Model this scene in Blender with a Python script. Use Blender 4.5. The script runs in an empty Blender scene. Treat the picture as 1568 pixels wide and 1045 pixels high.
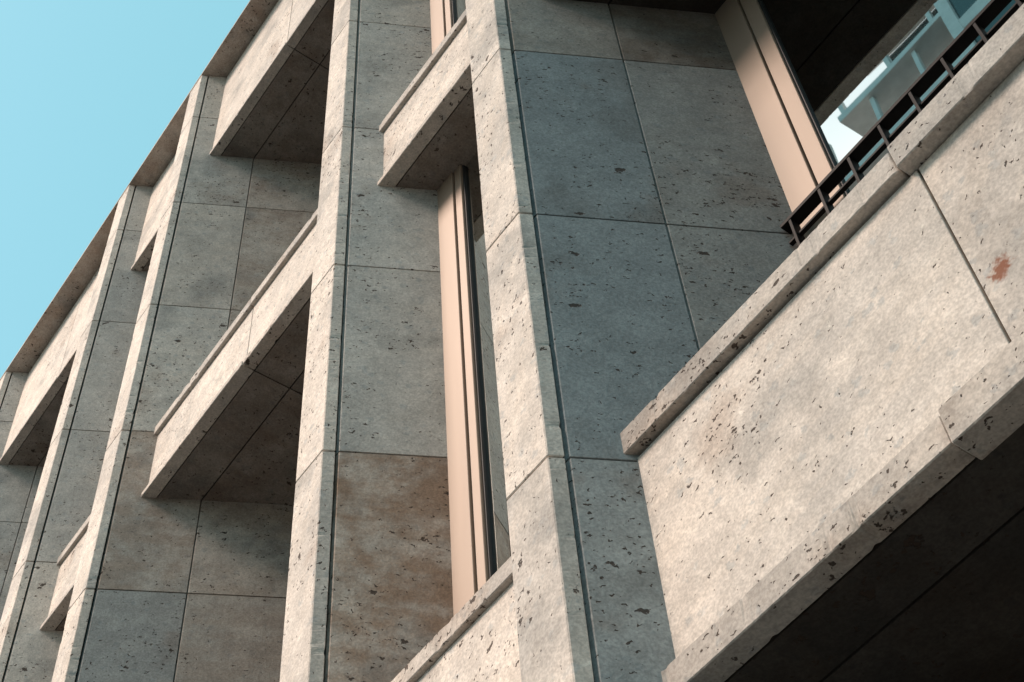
import bpy, bmesh, math, random
from mathutils import Vector, Matrix, noise
random.seed(7)
D=1.8; CZ=1.6
S=.5472
P=.6881
def LV(n): return 3.8152+n*P
GZ=-CZ/D
def W(x,y,z): return Vector((x*D,y*D,CZ+z*D))

# ---------------------------------------------------------------- materials
def newmat(name):
    m=bpy.data.materials.new(name); m.use_nodes=True
    nt=m.node_tree; nt.nodes.clear(); return m,nt
class N:
    def __init__(s,nt): s.nt=nt
    def n(s,t,**k):
        nd=s.nt.nodes.new(t)
        for a,b in k.items(): setattr(nd,a,b)
        return nd
    def l(s,a,b): s.nt.links.new(a,b)
    def setin(s,nd,i,v):
        if hasattr(v,'links'): s.l(v,nd.inputs[i])
        else: nd.inputs[i].default_value=v
    def math(s,op,a,b=0.0,c=None,clamp=False):
        nd=s.n('ShaderNodeMath',operation=op,use_clamp=clamp)
        s.setin(nd,0,a); s.setin(nd,1,b)
        if c is not None: s.setin(nd,2,c)
        return nd.outputs[0]
    def vmath(s,op,a,b,o=0):
        nd=s.n('ShaderNodeVectorMath',operation=op); s.setin(nd,0,a); s.setin(nd,1,b); return nd.outputs[o]
    def noise(s,v,scale,detail=4,rough=.55):
        nd=s.n('ShaderNodeTexNoise'); s.l(v,nd.inputs['Vector']); nd.inputs['Scale'].default_value=scale
        nd.inputs['Detail'].default_value=detail; nd.inputs['Roughness'].default_value=rough; return nd
    def ramp(s,v,a,b,lo=0.0,hi=1.0):
        nd=s.n('ShaderNodeMapRange',interpolation_type='SMOOTHSTEP'); s.setin(nd,0,v); s.setin(nd,1,a); s.setin(nd,2,b)
        nd.inputs[3].default_value=lo; nd.inputs[4].default_value=hi; return nd.outputs[0]
    def mix(s,f,a,b,mode='MIX'):
        nd=s.n('ShaderNodeMix',data_type='RGBA',blend_type=mode)
        s.setin(nd,0,f); s.setin(nd,6,a); s.setin(nd,7,b); return nd.outputs[2]
    def sep(s,c):
        nd=s.n('ShaderNodeSeparateColor'); s.l(c,nd.inputs[0]); return nd.outputs

def stone_material(name):
    m,nt=newmat(name); g=N(nt)
    out=g.n('ShaderNodeOutputMaterial'); bs=g.n('ShaderNodeBsdfPrincipled'); g.l(bs.outputs[0],out.inputs[0])
    geo=g.n('ShaderNodeNewGeometry'); at=g.n('ShaderNodeAttribute',attribute_name='pv')
    bright,brown,seed=g.sep(at.outputs['Color'])[:3]; ang=at.outputs['Alpha']
    off=g.n('ShaderNodeCombineXYZ')
    for i,k in enumerate((37.,71.,53.)): g.l(g.math('MULTIPLY',seed,k),off.inputs[i])
    pos=g.vmath('ADD',geo.outputs['Position'],off.outputs[0])
    vr=g.n('ShaderNodeVectorRotate',rotation_type='Y_AXIS'); g.l(pos,vr.inputs['Vector']); g.l(g.math('MULTIPLY',ang,3.14159),vr.inputs['Angle'])
    p=vr.outputs[0]
    wn=g.noise(p,44,2,.72)
    wc=g.sep(wn.outputs['Color'])
    w=g.vmath('MULTIPLY',g.vmath('SUBTRACT',wn.outputs['Color'],(.5,.5,.5)),(.055,.055,.04))
    pw=g.vmath('ADD',p,w)
    ps=g.vmath('MULTIPLY',pw,(.65,.65,1.15))
    A=g.sep(g.noise(p,2.0,4,.62).outputs['Color'])   # three independent low-frequency fields
    big_n,bl,dk=A[0],A[1],A[2]
    clus=bl
    def pits(vec,scale,rad,thr,edge,hi=1.1,cl=1.0):
        v=g.n('ShaderNodeTexVoronoi',voronoi_dimensions='3D'); g.l(vec,v.inputs['Vector']); v.inputs['Scale'].default_value=scale
        sc=g.sep(v.outputs['Color'])
        t=g.math('ADD',sc[0],g.math('MULTIPLY',g.math('SUBTRACT',clus,.5),cl))
        r=g.math('MULTIPLY',g.ramp(t,thr,hi),rad*scale)
        d=g.math('SUBTRACT',v.outputs['Distance'],r)
        return g.math('MULTIPLY',g.ramp(d,-edge,edge*.1,1,0),g.ramp(r,.02,.05))
    big=pits(ps,18,.0135,.60,.05,1.15,1.5)
    small=pits(ps,56,.0056,.24,.06,1.15,1.5)
    pit=g.math('MAXIMUM',big,small)
    bed=g.vmath('MULTIPLY',pw,(1.3,1.3,9.))
    bn=g.noise(bed,1.6,4,.62).outputs[0]
    fine=g.noise(p,110,1,.7).outputs[0]
    blo=g.sep(g.noise(p,7.5,4,.65).outputs['Color'])
    mid=wc[2]
    base=g.mix(g.ramp(big_n,.36,.64),(.485,.437,.390,1),(.405,.372,.338,1))
    base=g.mix(g.math('MULTIPLY',g.ramp(bn,.42,.66),.25),base,(.54,.465,.390,1))
    # aggregate clasts
    vo=g.n('ShaderNodeTexVoronoi'); g.l(pw,vo.inputs['Vector']); vo.inputs['Scale'].default_value=24
    cs=g.sep(vo.outputs['Color'])
    base=g.mix(g.math('MULTIPLY',g.ramp(cs[0],.74,.80),g.ramp(vo.outputs['Distance'],.45,.25,0,.50)),base,(.29,.298,.295,1))
    base=g.mix(g.math('MULTIPLY',g.ramp(cs[1],.84,.9),g.ramp(vo.outputs['Distance'],.4,.2,0,.35)),base,(.60,.56,.50,1))
    vmul=g.math('MULTIPLY',g.ramp(mid,.25,.75,.90,1.09),g.ramp(fine,.25,.75,.85,1.14))
    vmul=g.math('MULTIPLY',vmul,g.ramp(blo[0],.30,.66,1.10,.90))
    st=g.math('ADD',g.math('MULTIPLY',blo[2],.5),g.math('MULTIPLY',big_n,.6))
    st=g.math('ADD',st,g.math('MULTIPLY',bn,.30))
    bpos=g.math('MAXIMUM',brown,0.0); cool=g.math('MAXIMUM',g.math('MULTIPLY',brown,-1.0),0.0)
    base=g.mix(cool,base,(.290,.322,.332,1))  # bluish shade of the reveals mixed into the stone colour
    stm=g.math('MULTIPLY',g.ramp(st,.56,.82,.30,1.1),bpos,clamp=True)
    base=g.mix(stm,base,(.235,.155,.108,1))
    base=g.mix(g.math('MULTIPLY',g.ramp(bl,.58,.70),.36),base,(.25,.175,.13,1))
    base=g.mix(g.ramp(dk,.54,.67,0,.46),base,(.20,.195,.185,1))
    cm=g.n('ShaderNodeCombineColor')
    k=g.math('MULTIPLY',vmul,bright)
    for i in range(3): g.l(k,cm.inputs[i])
    base=g.mix(1.0,base,cm.outputs[0],'MULTIPLY')
    base=g.mix(g.math('MULTIPLY',pit,.90),base,(.045,.030,.022,1))
    # the one iron-rust bleed on the balcony front
    rd=g.vmath('DISTANCE',g.vmath('ADD',geo.outputs['Position'],g.vmath('MULTIPLY',w,(1.6,1.6,1.6))),(-.772,.216,4.264),1)
    base=g.mix(g.ramp(g.math('ADD',rd,g.math('MULTIPLY',blo[1],.04)),.058,.030,0,.9),base,(.22,.070,.030,1))
    g.l(base,bs.inputs['Base Color']); bs.inputs['Roughness'].default_value=.88
    bs.inputs['Specular IOR Level'].default_value=.25
    h=g.math('ADD',g.math('MULTIPLY',pit,-1.0),g.math('ADD',g.math('MULTIPLY',fine,.12),g.math('MULTIPLY',mid,.14)))
    b=g.n('ShaderNodeBump'); b.inputs['Strength'].default_value=.85; b.inputs['Distance'].default_value=.006
    g.l(h,b.inputs['Height']); g.l(b.outputs[0],bs.inputs['Normal'])
    return m
STONE=stone_material('travertine_stone')

def simple(name,col,rough=.6,metal=0,nscale=20,namp=.15,bump=0.0,spec=.5,stretch=(1,1,1)):
    m,nt=newmat(name); g=N(nt)
    out=g.n('ShaderNodeOutputMaterial'); bs=g.n('ShaderNodeBsdfPrincipled'); g.l(bs.outputs[0],out.inputs[0])
    geo=g.n('ShaderNodeNewGeometry'); v=g.vmath('MULTIPLY',geo.outputs['Position'],stretch)
    nn=g.noise(v,nscale,2,.6).outputs[0]
    k=g.ramp(nn,.25,.75,1-namp,1+namp)
    cm=g.n('ShaderNodeCombineColor')
    for i in range(3): g.l(k,cm.inputs[i])
    g.l(g.mix(1.0,(*col,1),cm.outputs[0],'MULTIPLY'),bs.inputs['Base Color'])
    bs.inputs['Roughness'].default_value=rough; bs.inputs['Metallic'].default_value=metal; bs.inputs['Specular IOR Level'].default_value=spec
    if bump:
        b=g.n('ShaderNodeBump'); b.inputs['Strength'].default_value=bump; b.inputs['Distance'].default_value=.003
        g.l(nn,b.inputs['Height']); g.l(b.outputs[0],bs.inputs['Normal'])
    return m
CORE=simple('joint_shadow_backing',(.015,.014,.013),.95)
COPPER=simple('champagne_anodised_frame',(.315,.238,.182),.5,.1,6,.08,stretch=(1,1,.1))
GASKET=simple('dark_gasket',(.02,.02,.022),.6)
RAILM=simple('dark_painted_steel',(.008,.007,.007),.6,spec=.2)
ASPH=simple('asphalt',(.05,.05,.05),.9,0,60,.3,.4)
PAVE=simple('pavement_concrete',(.17,.16,.15),.9,0,8,.2,.2)
PAINT=simple('road_paint',(.7,.7,.68),.7,0,30,.15)
KERB=simple('kerb_granite',(.25,.25,.245),.8,0,40,.2,.3)
WHITE=simple('white_cladding',(.80,.80,.78),.6,0,3,.08)
def glassmat(name,col,metal,bump):
    m,nt=newmat(name); g=N(nt)
    out=g.n('ShaderNodeOutputMaterial'); bs=g.n('ShaderNodeBsdfPrincipled'); g.l(bs.outputs[0],out.inputs[0])
    bs.inputs['Base Color'].default_value=col; bs.inputs['Metallic'].default_value=metal; bs.inputs['Roughness'].default_value=.012; bs.inputs['IOR'].default_value=1.8
    geo=g.n('ShaderNodeNewGeometry'); nn=g.noise(geo.outputs['Position'],1.3,1).outputs[0]
    b=g.n('ShaderNodeBump'); b.inputs['Strength'].default_value=bump; b.inputs['Distance'].default_value=.01
    g.l(nn,b.inputs['Height']); g.l(b.outputs[0],bs.inputs['Normal'])
    return m
GLASS=glassmat('coated_window_glass',(.60,.62,.60,1),1.0,.2)
GLASS2=glassmat('tinted_curtain_glass',(.03,.06,.065,1),.0,.1)

# ---------------------------------------------------------------- builders
class Part:
    def __init__(s,name,mat):
        s.name=name; s.mat=mat; s.bm=bmesh.new(); s.col=s.bm.loops.layers.float_color.new('pv')
    def prism(s,quad,z0,z1,bev=.0015,pv=None,chip=0.0,axis=None):
        """quad: 4 plan points (x,y) in facade units, counter-clockwise."""
        b=bmesh.new()
        lo=[b.verts.new(W(x,y,z0)) for x,y in quad]; hi=[b.verts.new(W(x,y,z1)) for x,y in quad]
        b.faces.new(lo[::-1]); b.faces.new(hi)
        for i in range(4): b.faces.new((lo[i],lo[(i+1)%4],hi[(i+1)%4],hi[i]))
        bmesh.ops.recalc_face_normals(b,faces=b.faces)
        if bev>0: bmesh.ops.bevel(b,geom=list(b.edges),offset=bev,segments=1,affect='EDGES',profile=.5)
        if chip>0:
            ax=Vector(axis)
            es=[e for e in b.edges if e.calc_length()>.12 and abs((e.verts[0].co-e.verts[1].co).normalized().dot(ax))>.9]
            L=max(e.calc_length() for e in es) if es else 0
            if es: bmesh.ops.subdivide_edges(b,edges=es,cuts=max(2,min(260,int(L/.0075))),use_grid_fill=True)
            c=Vector((0,0,0))
            for v in b.verts: c+=v.co
            c/=len(b.verts)
            for v in b.verts:
                n1=noise.noise(v.co*34); n2=noise.noise(v.co*95); n3=noise.noise(v.co*5+Vector((4,4,4)))
                a=max(0,n1*.9+n3*.6-.42)*3.2+max(0,n2)*.15
                d=c-v.co; d-=ax*d.dot(ax)
                if d.length>1e-5: v.co+=d.normalized()*min(a*chip,chip*1.4)
        if pv is None: pv=(1,0,random.random(),random.random()*.12-.06)
        vm={v:s.bm.verts.new(v.co) for v in b.verts}
        for f in b.faces:
            try: nf=s.bm.faces.new([vm[v] for v in f.verts])
            except ValueError: continue
            for lp in nf.loops: lp[s.col]=pv
        b.free()
    def done(s,parent):
        me=bpy.data.meshes.new(s.name); s.bm.normal_update(); s.bm.to_mesh(me); s.bm.free()
        me.materials.append(s.mat); o=bpy.data.objects.new(s.name,me); bpy.context.collection.objects.link(o); o.parent=parent
        return o
def rect(x0,x1,y0,y1): return [(x0,y0),(x1,y0),(x1,y1),(x0,y1)]
bld=bpy.data.objects.new('stone_office_building',None); bpy.context.collection.objects.link(bld)

front=Part('fin_front_stones',STONE); rev=Part('reveal_panels',STONE); core=Part('structural_core',CORE)
beam=Part('parapet_panels',STONE); cope=Part('parapet_copings',STONE); soff=Part('soffit_panels',STONE); roof=Part('roof_slab_panels',STONE)
frames=Part('window_frames',COPPER); gask=Part('window_gaskets',GASKET); glass=Part('window_glass',GLASS)

fins=[('H',-7.655,'N'),('G',-6.98,'W'),('F',-5.70,'N'),('E',-5.026,'W'),('D',-3.7444,'N'),('C',-3.0767,'W'),('B',-1.7947,'N'),('A',-1.1172,'W'),('R',.165,'N'),('S',.84,'W'),('T',2.12,'N')]
FW=.105; ZT=6.265
levels=[GZ]+[LV(n) for n in range(-6,4)]+[ZT]
g=.0019  # half joint width
rnd=random.random
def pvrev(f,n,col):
    """n = level index of panel bottom; brown<0 means blue shade painted into the stone"""
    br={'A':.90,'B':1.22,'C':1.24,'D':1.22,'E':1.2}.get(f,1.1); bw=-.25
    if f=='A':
        bw=-.85 if col==0 else -.40; br=.92 if col==0 else .80  # deep bay's shade painted in as darker, bluer panels
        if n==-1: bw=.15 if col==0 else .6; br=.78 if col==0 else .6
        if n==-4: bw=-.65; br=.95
    if f=='B':
        bw={-3:.85,-4:.75,-2:-.25,-1:-.25,0:-.2}.get(n,-.1)
        if n==-3: br=1.2
        if n==-4: br=1.25
    if f=='C':
        bw={-1:.50,-2:-.45,0:-.05,1:.15,2:-.1}.get(n,0)
        if n==-2: br=.88
        if col==1: bw=.40; br*=.98
        if col==1 and n==-2: br=1.15
    if f=='D': bw={-2:.4,-1:-.05}.get(n,-.3)
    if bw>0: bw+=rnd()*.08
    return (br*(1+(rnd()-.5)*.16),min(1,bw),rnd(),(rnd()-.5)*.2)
Y1=.2428
def YW(f,t): return .2276 if t=='N' else (.4724 if f=='A' else .62)
for i,(f,X,t) in enumerate(fins):
    yw=YW(f,t)
    near=f in 'ABC'
    core.prism([(X-FW+.006,.010),(X-.008,.010),(X+S*(yw+.1)-.012,yw+.1),(X-FW+.006,yw+.1)],GZ,ZT-.003,0)
    for k in range(len(levels)-1):
        z0,z1=levels[k]+(g if k else 0),levels[k+1]-g
        n=k-7
        lip=.0235
        front.prism([(X-FW,0),(X,0),(X+S*lip,lip),(X-FW,lip)],z0,z1,.003,
            (1.30+rnd()*.1,.0+rnd()*.08,rnd(),.5+(rnd()-.5)*.25),chip=.0042 if near else 0,axis=(0,0,1))
        front.prism([(X-FW,lip+.003),(X-FW+.012,lip+.003),(X-FW+.012,yw+.05),(X-FW,yw+.05)],z0,z1,.0015,(1,.1,rnd(),0))
        ys=[lip+.0065,Y1-g,Y1+g,yw] if t=='W' else [lip+.0065,yw]
        for c in range(len(ys)//2):
            a,b=ys[2*c],ys[2*c+1]
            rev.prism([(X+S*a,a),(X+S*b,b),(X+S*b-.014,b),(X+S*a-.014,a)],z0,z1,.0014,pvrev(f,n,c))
    if i+1<len(fins):
        X1=fins[i+1][1]-FW
        xl=lambda y: X+S*y-.004
        xw=X+S*yw
        for (za,zb) in [(GZ+.02,LV(-3)-.45),(LV(-3)-.1,LV(0)-.30),(LV(0)-.1,ZT-.6)]:
            w1,w2=(.066,.108) if t=='W' else (.064,.094)
            frames.prism([(xw-.01,yw-.004),(xw+w1,yw-.004),(xw+w1,yw+.05),(xw-.01,yw+.05)],za,zb,.002)
            gask.prism(rect(xw+w1+.0002,xw+w1+.0032,yw+.008,yw+.05),za,zb,0)
            frames.prism(rect(xw+w1+.0034,xw+w2,yw+.001,yw+.05),za,zb,.002)
            gask.prism(rect(xw+w2+.0002,xw+w2+.0045,yw+.008,yw+.05),za,zb,0)
            glass.prism(rect(xw+w2+.0047,X1-.035,yw+.016,yw+.024),za,zb,0)
            frames.prism(rect(X1-.034,X1-.0005,yw+.001,yw+.05),za,zb,.002)
            if t=='W':
                gask.prism(rect(xw+.114,X1-.035,yw+.034,yw+.04),za,zb,0)
        specs=[(LV(-3),'big' if t=='W' else 'std'),(LV(0),'std' if not f=='A' else 'mid'),(ZT,'top')]
        for (zt,kind) in specs:
            if kind=='big': yc,yf,yl,ct,cb,zl,zb=.102,.120,.100,zt+.064,zt+.014,zt-.412,zt-.462
            elif kind=='mid': yc,yf,yl,ct,cb,zl,zb=.088,.100,.088,zt+.025,zt-.014,zt-.36,zt-.39
            elif kind=='std': yc,yf,yl,ct,cb,zl,zb=.088,.100,.087,zt+.024,zt-.014,zt-.285,zt-.305
            else: yc,yf,yl,ct,cb,zl,zb=.09,.094,.087,zt,zt-.004,5.590,5.569
            L=X1-xl(.1); hero=(kind=='big' and f=='A')
            if t=='W': xs=[xl(.1),xl(.1)+L*.52,X1]
            else: xs=[xl(.1),X1]
            xc,xf,xe=xs,xs,xs
            if hero: xc=[xl(.1),-.4735,X1]; xf=[xl(.1),-.458,X1]; xe=[xl(.1),-.5613,X1]
            for q in range(len(xs)-1):
                def qd(y0,y1,xx):
                    a,b=xx[q],xx[q+1]
                    A0=xl(y0) if q==0 else a+g; A1=xl(y1) if q==0 else a+g
                    B=b-(g if q<len(xx)-2 else 0)
                    return [(A0,y0),(B,y0),(B,y1),(A1,y1)]
                jog=-.007*q if hero else -.001*q
                if kind!='top':
                    cope.prism(qd(yc+jog,yc+.11,xc),cb-(.004*q if hero else 0),ct-(.001*q),.003,(1.1,-.1+rnd()*.08,rnd(),rnd()*.1),chip=.006 if near else 0,axis=(1,0,0))
                fb=(1.34,.0,rnd(),rnd()*.2)
                if hero and q==0: fb=(1.30,.0,.61,.06)
                if hero and q==1: fb=(1.2,.08,.37,.30)
                beam.prism(qd(yf,yf+.02,xf),zl+.0005,cb-.0055 if hero else cb-.0005,.0015,fb)
                cope.prism(qd(yl+(-.008*q if hero else .002*q),yl+.04,xe),zb-(.010*q if hero else 0),zl,.003,(1.0 if hero else 1.2,.02+rnd()*.1,rnd(),rnd()*.1),chip=.0085 if hero else (.005 if near else 0),axis=(1,0,0))
                ysf=[yl+.04+.0025,Y1-g,Y1+g,yw+.03] if t=='W' else [yl+.0425,yw+.03]
                for c in range(len(ysf)//2):
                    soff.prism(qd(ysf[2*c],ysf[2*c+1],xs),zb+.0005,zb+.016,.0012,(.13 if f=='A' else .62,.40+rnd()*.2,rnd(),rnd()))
            core.prism([(xl(yf+.012)+.004,yf+.012),(X1-.004,yf+.012),(X1-.004,yw+.045),(xl(yw+.045),yw+.045)],zb+.010,ct-.012 if kind!='top' else ZT-.006,0)
        roof.prism([(X+.0015,-.002),(X1-.0015+FW,-.002),(X1-.0015+FW,.11),(X+.0015,.11)],ZT+.0012,ZT+.016,.001,(1.1,.5,rnd(),rnd()))
core.prism(rect(-7.9,2.3,.67,6.),GZ,ZT-.002,0)
core.prism(rect(-7.9,2.3,.03,6.),ZT+.014,ZT+.03,0)
for pt in (front,rev,core,beam,cope,soff,roof,frames,gask,glass): pt.done(bld)

# ---------------------------------------------------------------- balcony railing
rl=bpy.data.objects.new('balcony_railing',None); bpy.context.collection.objects.link(rl)
rail=Part('handrail',RAILM); bal=Part('balusters',RAILM)
RX0,RX1=-.872,.05; ry=.428
rail.prism(rect(RX0,RX1,ry,ry+.026),2.440,2.4495,.001)
rail.prism(rect(RX0,RX1,ry+.008,ry+.018),2.392,2.398,.001)
rail.prism(rect(RX0,RX1,ry+.009,ry+.019),1.86,1.868,.001)
x=RX0+.02
while x<RX1:
    bal.prism(rect(x,x+.0065,ry+.001,ry+.024),1.80,2.4395,.0008); x+=.0795
rail.done(rl); bal.done(rl)

# ---------------------------------------------------------------- invented tower across the street, shaped for its reflection in the glass
opp=bpy.data.objects.new('invented_reflection_tower',None); bpy.context.collection.objects.link(opp)
of=Part('white_frames',WHITE); og=Part('curtain_glass',GLASS2)
ox0,ox1,oy0,oy1=-3.05,4.0,-15.,-8.9
ztop=(46-CZ)/D
og.prism(rect(ox0+.06,ox1-.06,oy0,oy1-.10),GZ,ztop-.2,0)
z=GZ
while z<ztop:
    of.prism(rect(ox0,ox1,oy0-.02,oy1-.03),z,z+.28,.01); z+=1.95
x=ox0
while x<ox1+.01:
    of.prism(rect(x-.09,x+.09,oy1-.2,oy1),GZ,ztop,.01); x+=(ox1-ox0)/6
# cantilevered upper terraces, added to give the reflection structure
z=(27-CZ)/D; k=0
while z<ztop-.5:
    ex=-5.6+.45*(k%3)
    of.prism(rect(ex,ox0-.002,oy1-.6,oy1-.03),z,z+.14,.01)
    og.prism(rect(ex+.9,ox0-.004,oy1-.56,oy1-.52),z+.141,z+1.19,0)
    for xx in (ex+.05,ex+.95,ex+1.8): of.prism(rect(xx,xx+.07,oy1-.20,oy1-.10),z+.141,z+1.33,.005)
    z+=1.34; k+=1
of.done(opp); og.done(opp)

# ---------------------------------------------------------------- street
def sheet(name,x0,x1,y0,y1,z,mat,h=None):
    me=bpy.data.meshes.new(name); bm=bmesh.new()
    if h is None:
        bm.faces.new([bm.verts.new(c) for c in((x0,y0,z),(x1,y0,z),(x1,y1,z),(x0,y1,z))])
    else:
        bmesh.ops.create_cube(bm,size=1)
        for v in bm.verts: v.co=Vector(((x0+x1)/2+v.co.x*(x1-x0),(y0+y1)/2+v.co.y*(y1-y0),z+h/2+v.co.z*h))
        bmesh.ops.bevel(bm,geom=list(bm.edges),offset=.012,segments=2,affect='EDGES')
    bm.to_mesh(me); bm.free(); me.materials.append(mat)
    o=bpy.data.objects.new(name,me); bpy.context.collection.objects.link(o); return o
sheet('ground',-600,600,-600,600,-.13,ASPH)
sheet('road',-300,300,-11,-3.15,-.126,ASPH)
for i in range(-12,13): sheet('road_marking',i*6-1.2,i*6+1.2,-7.1,-6.98,-.122,PAINT)
sheet('pavement',-300,300,-3.0,12,-.13,PAVE,.13)
sheet('kerb',-300,300,-3.15,-3.002,-.13,KERB,.13)

# ---------------------------------------------------------------- light
sc=bpy.context.scene
w=bpy.data.worlds.new('World'); sc.world=w; w.use_nodes=True; nt=w.node_tree; nt.nodes.clear(); gg=N(nt)
el=math.radians(42); az=math.atan2(-.37,-.93)
sky=gg.n('ShaderNodeTexSky',sky_type='NISHITA'); sky.sun_disc=False; sky.sun_elevation=el; sky.sun_rotation=az%(2*math.pi)
sky.air_density=1.2; sky.dust_density=2.0; sky.ozone_density=1.5
tint=gg.mix(1.0,sky.outputs[0],(1.05,.97,1.0,1),'MULTIPLY')
hz=gg.mix(1.0,tint,(1.0,3.25,2.95,1),'ADD')   # thin bright haze over the blue
bg=gg.n('ShaderNodeBackground'); bg.inputs[1].default_value=.135; gg.l(hz,bg.inputs[0])
wo=gg.n('ShaderNodeOutputWorld'); gg.l(bg.outputs[0],wo.inputs[0])
sd=bpy.data.lights.new('sun','SUN'); sd.energy=4.9; sd.angle=math.radians(20); sd.color=(1,.79,.665)
so=bpy.data.objects.new('sun',sd); bpy.context.collection.objects.link(so)
tosun=Vector((math.sin(az)*math.cos(el),math.cos(az)*math.cos(el),math.sin(el)))
so.rotation_euler=tosun.to_track_quat('Z','Y').to_euler()

# ---------------------------------------------------------------- camera
R=[[0.58546,0.80848,-0.05839],[-0.67453,0.4461,-0.58857],[-0.44973,0.3837,0.80636]]
r,d,fw=[Vector(v) for v in R]
cam=bpy.data.cameras.new('camera'); co=bpy.data.objects.new('camera',cam); bpy.context.collection.objects.link(co)
M=Matrix((r,-d,-fw)).transposed().to_4x4(); M.translation=W(0,-1,0); co.matrix_world=M
cam.sensor_width=36; cam.lens=2384.1/1568*36; cam.clip_end=3000; cam.clip_start=.05
sc.camera=co
sc.view_settings.view_transform='Standard'; sc.view_settings.look='None'; sc.view_settings.exposure=0
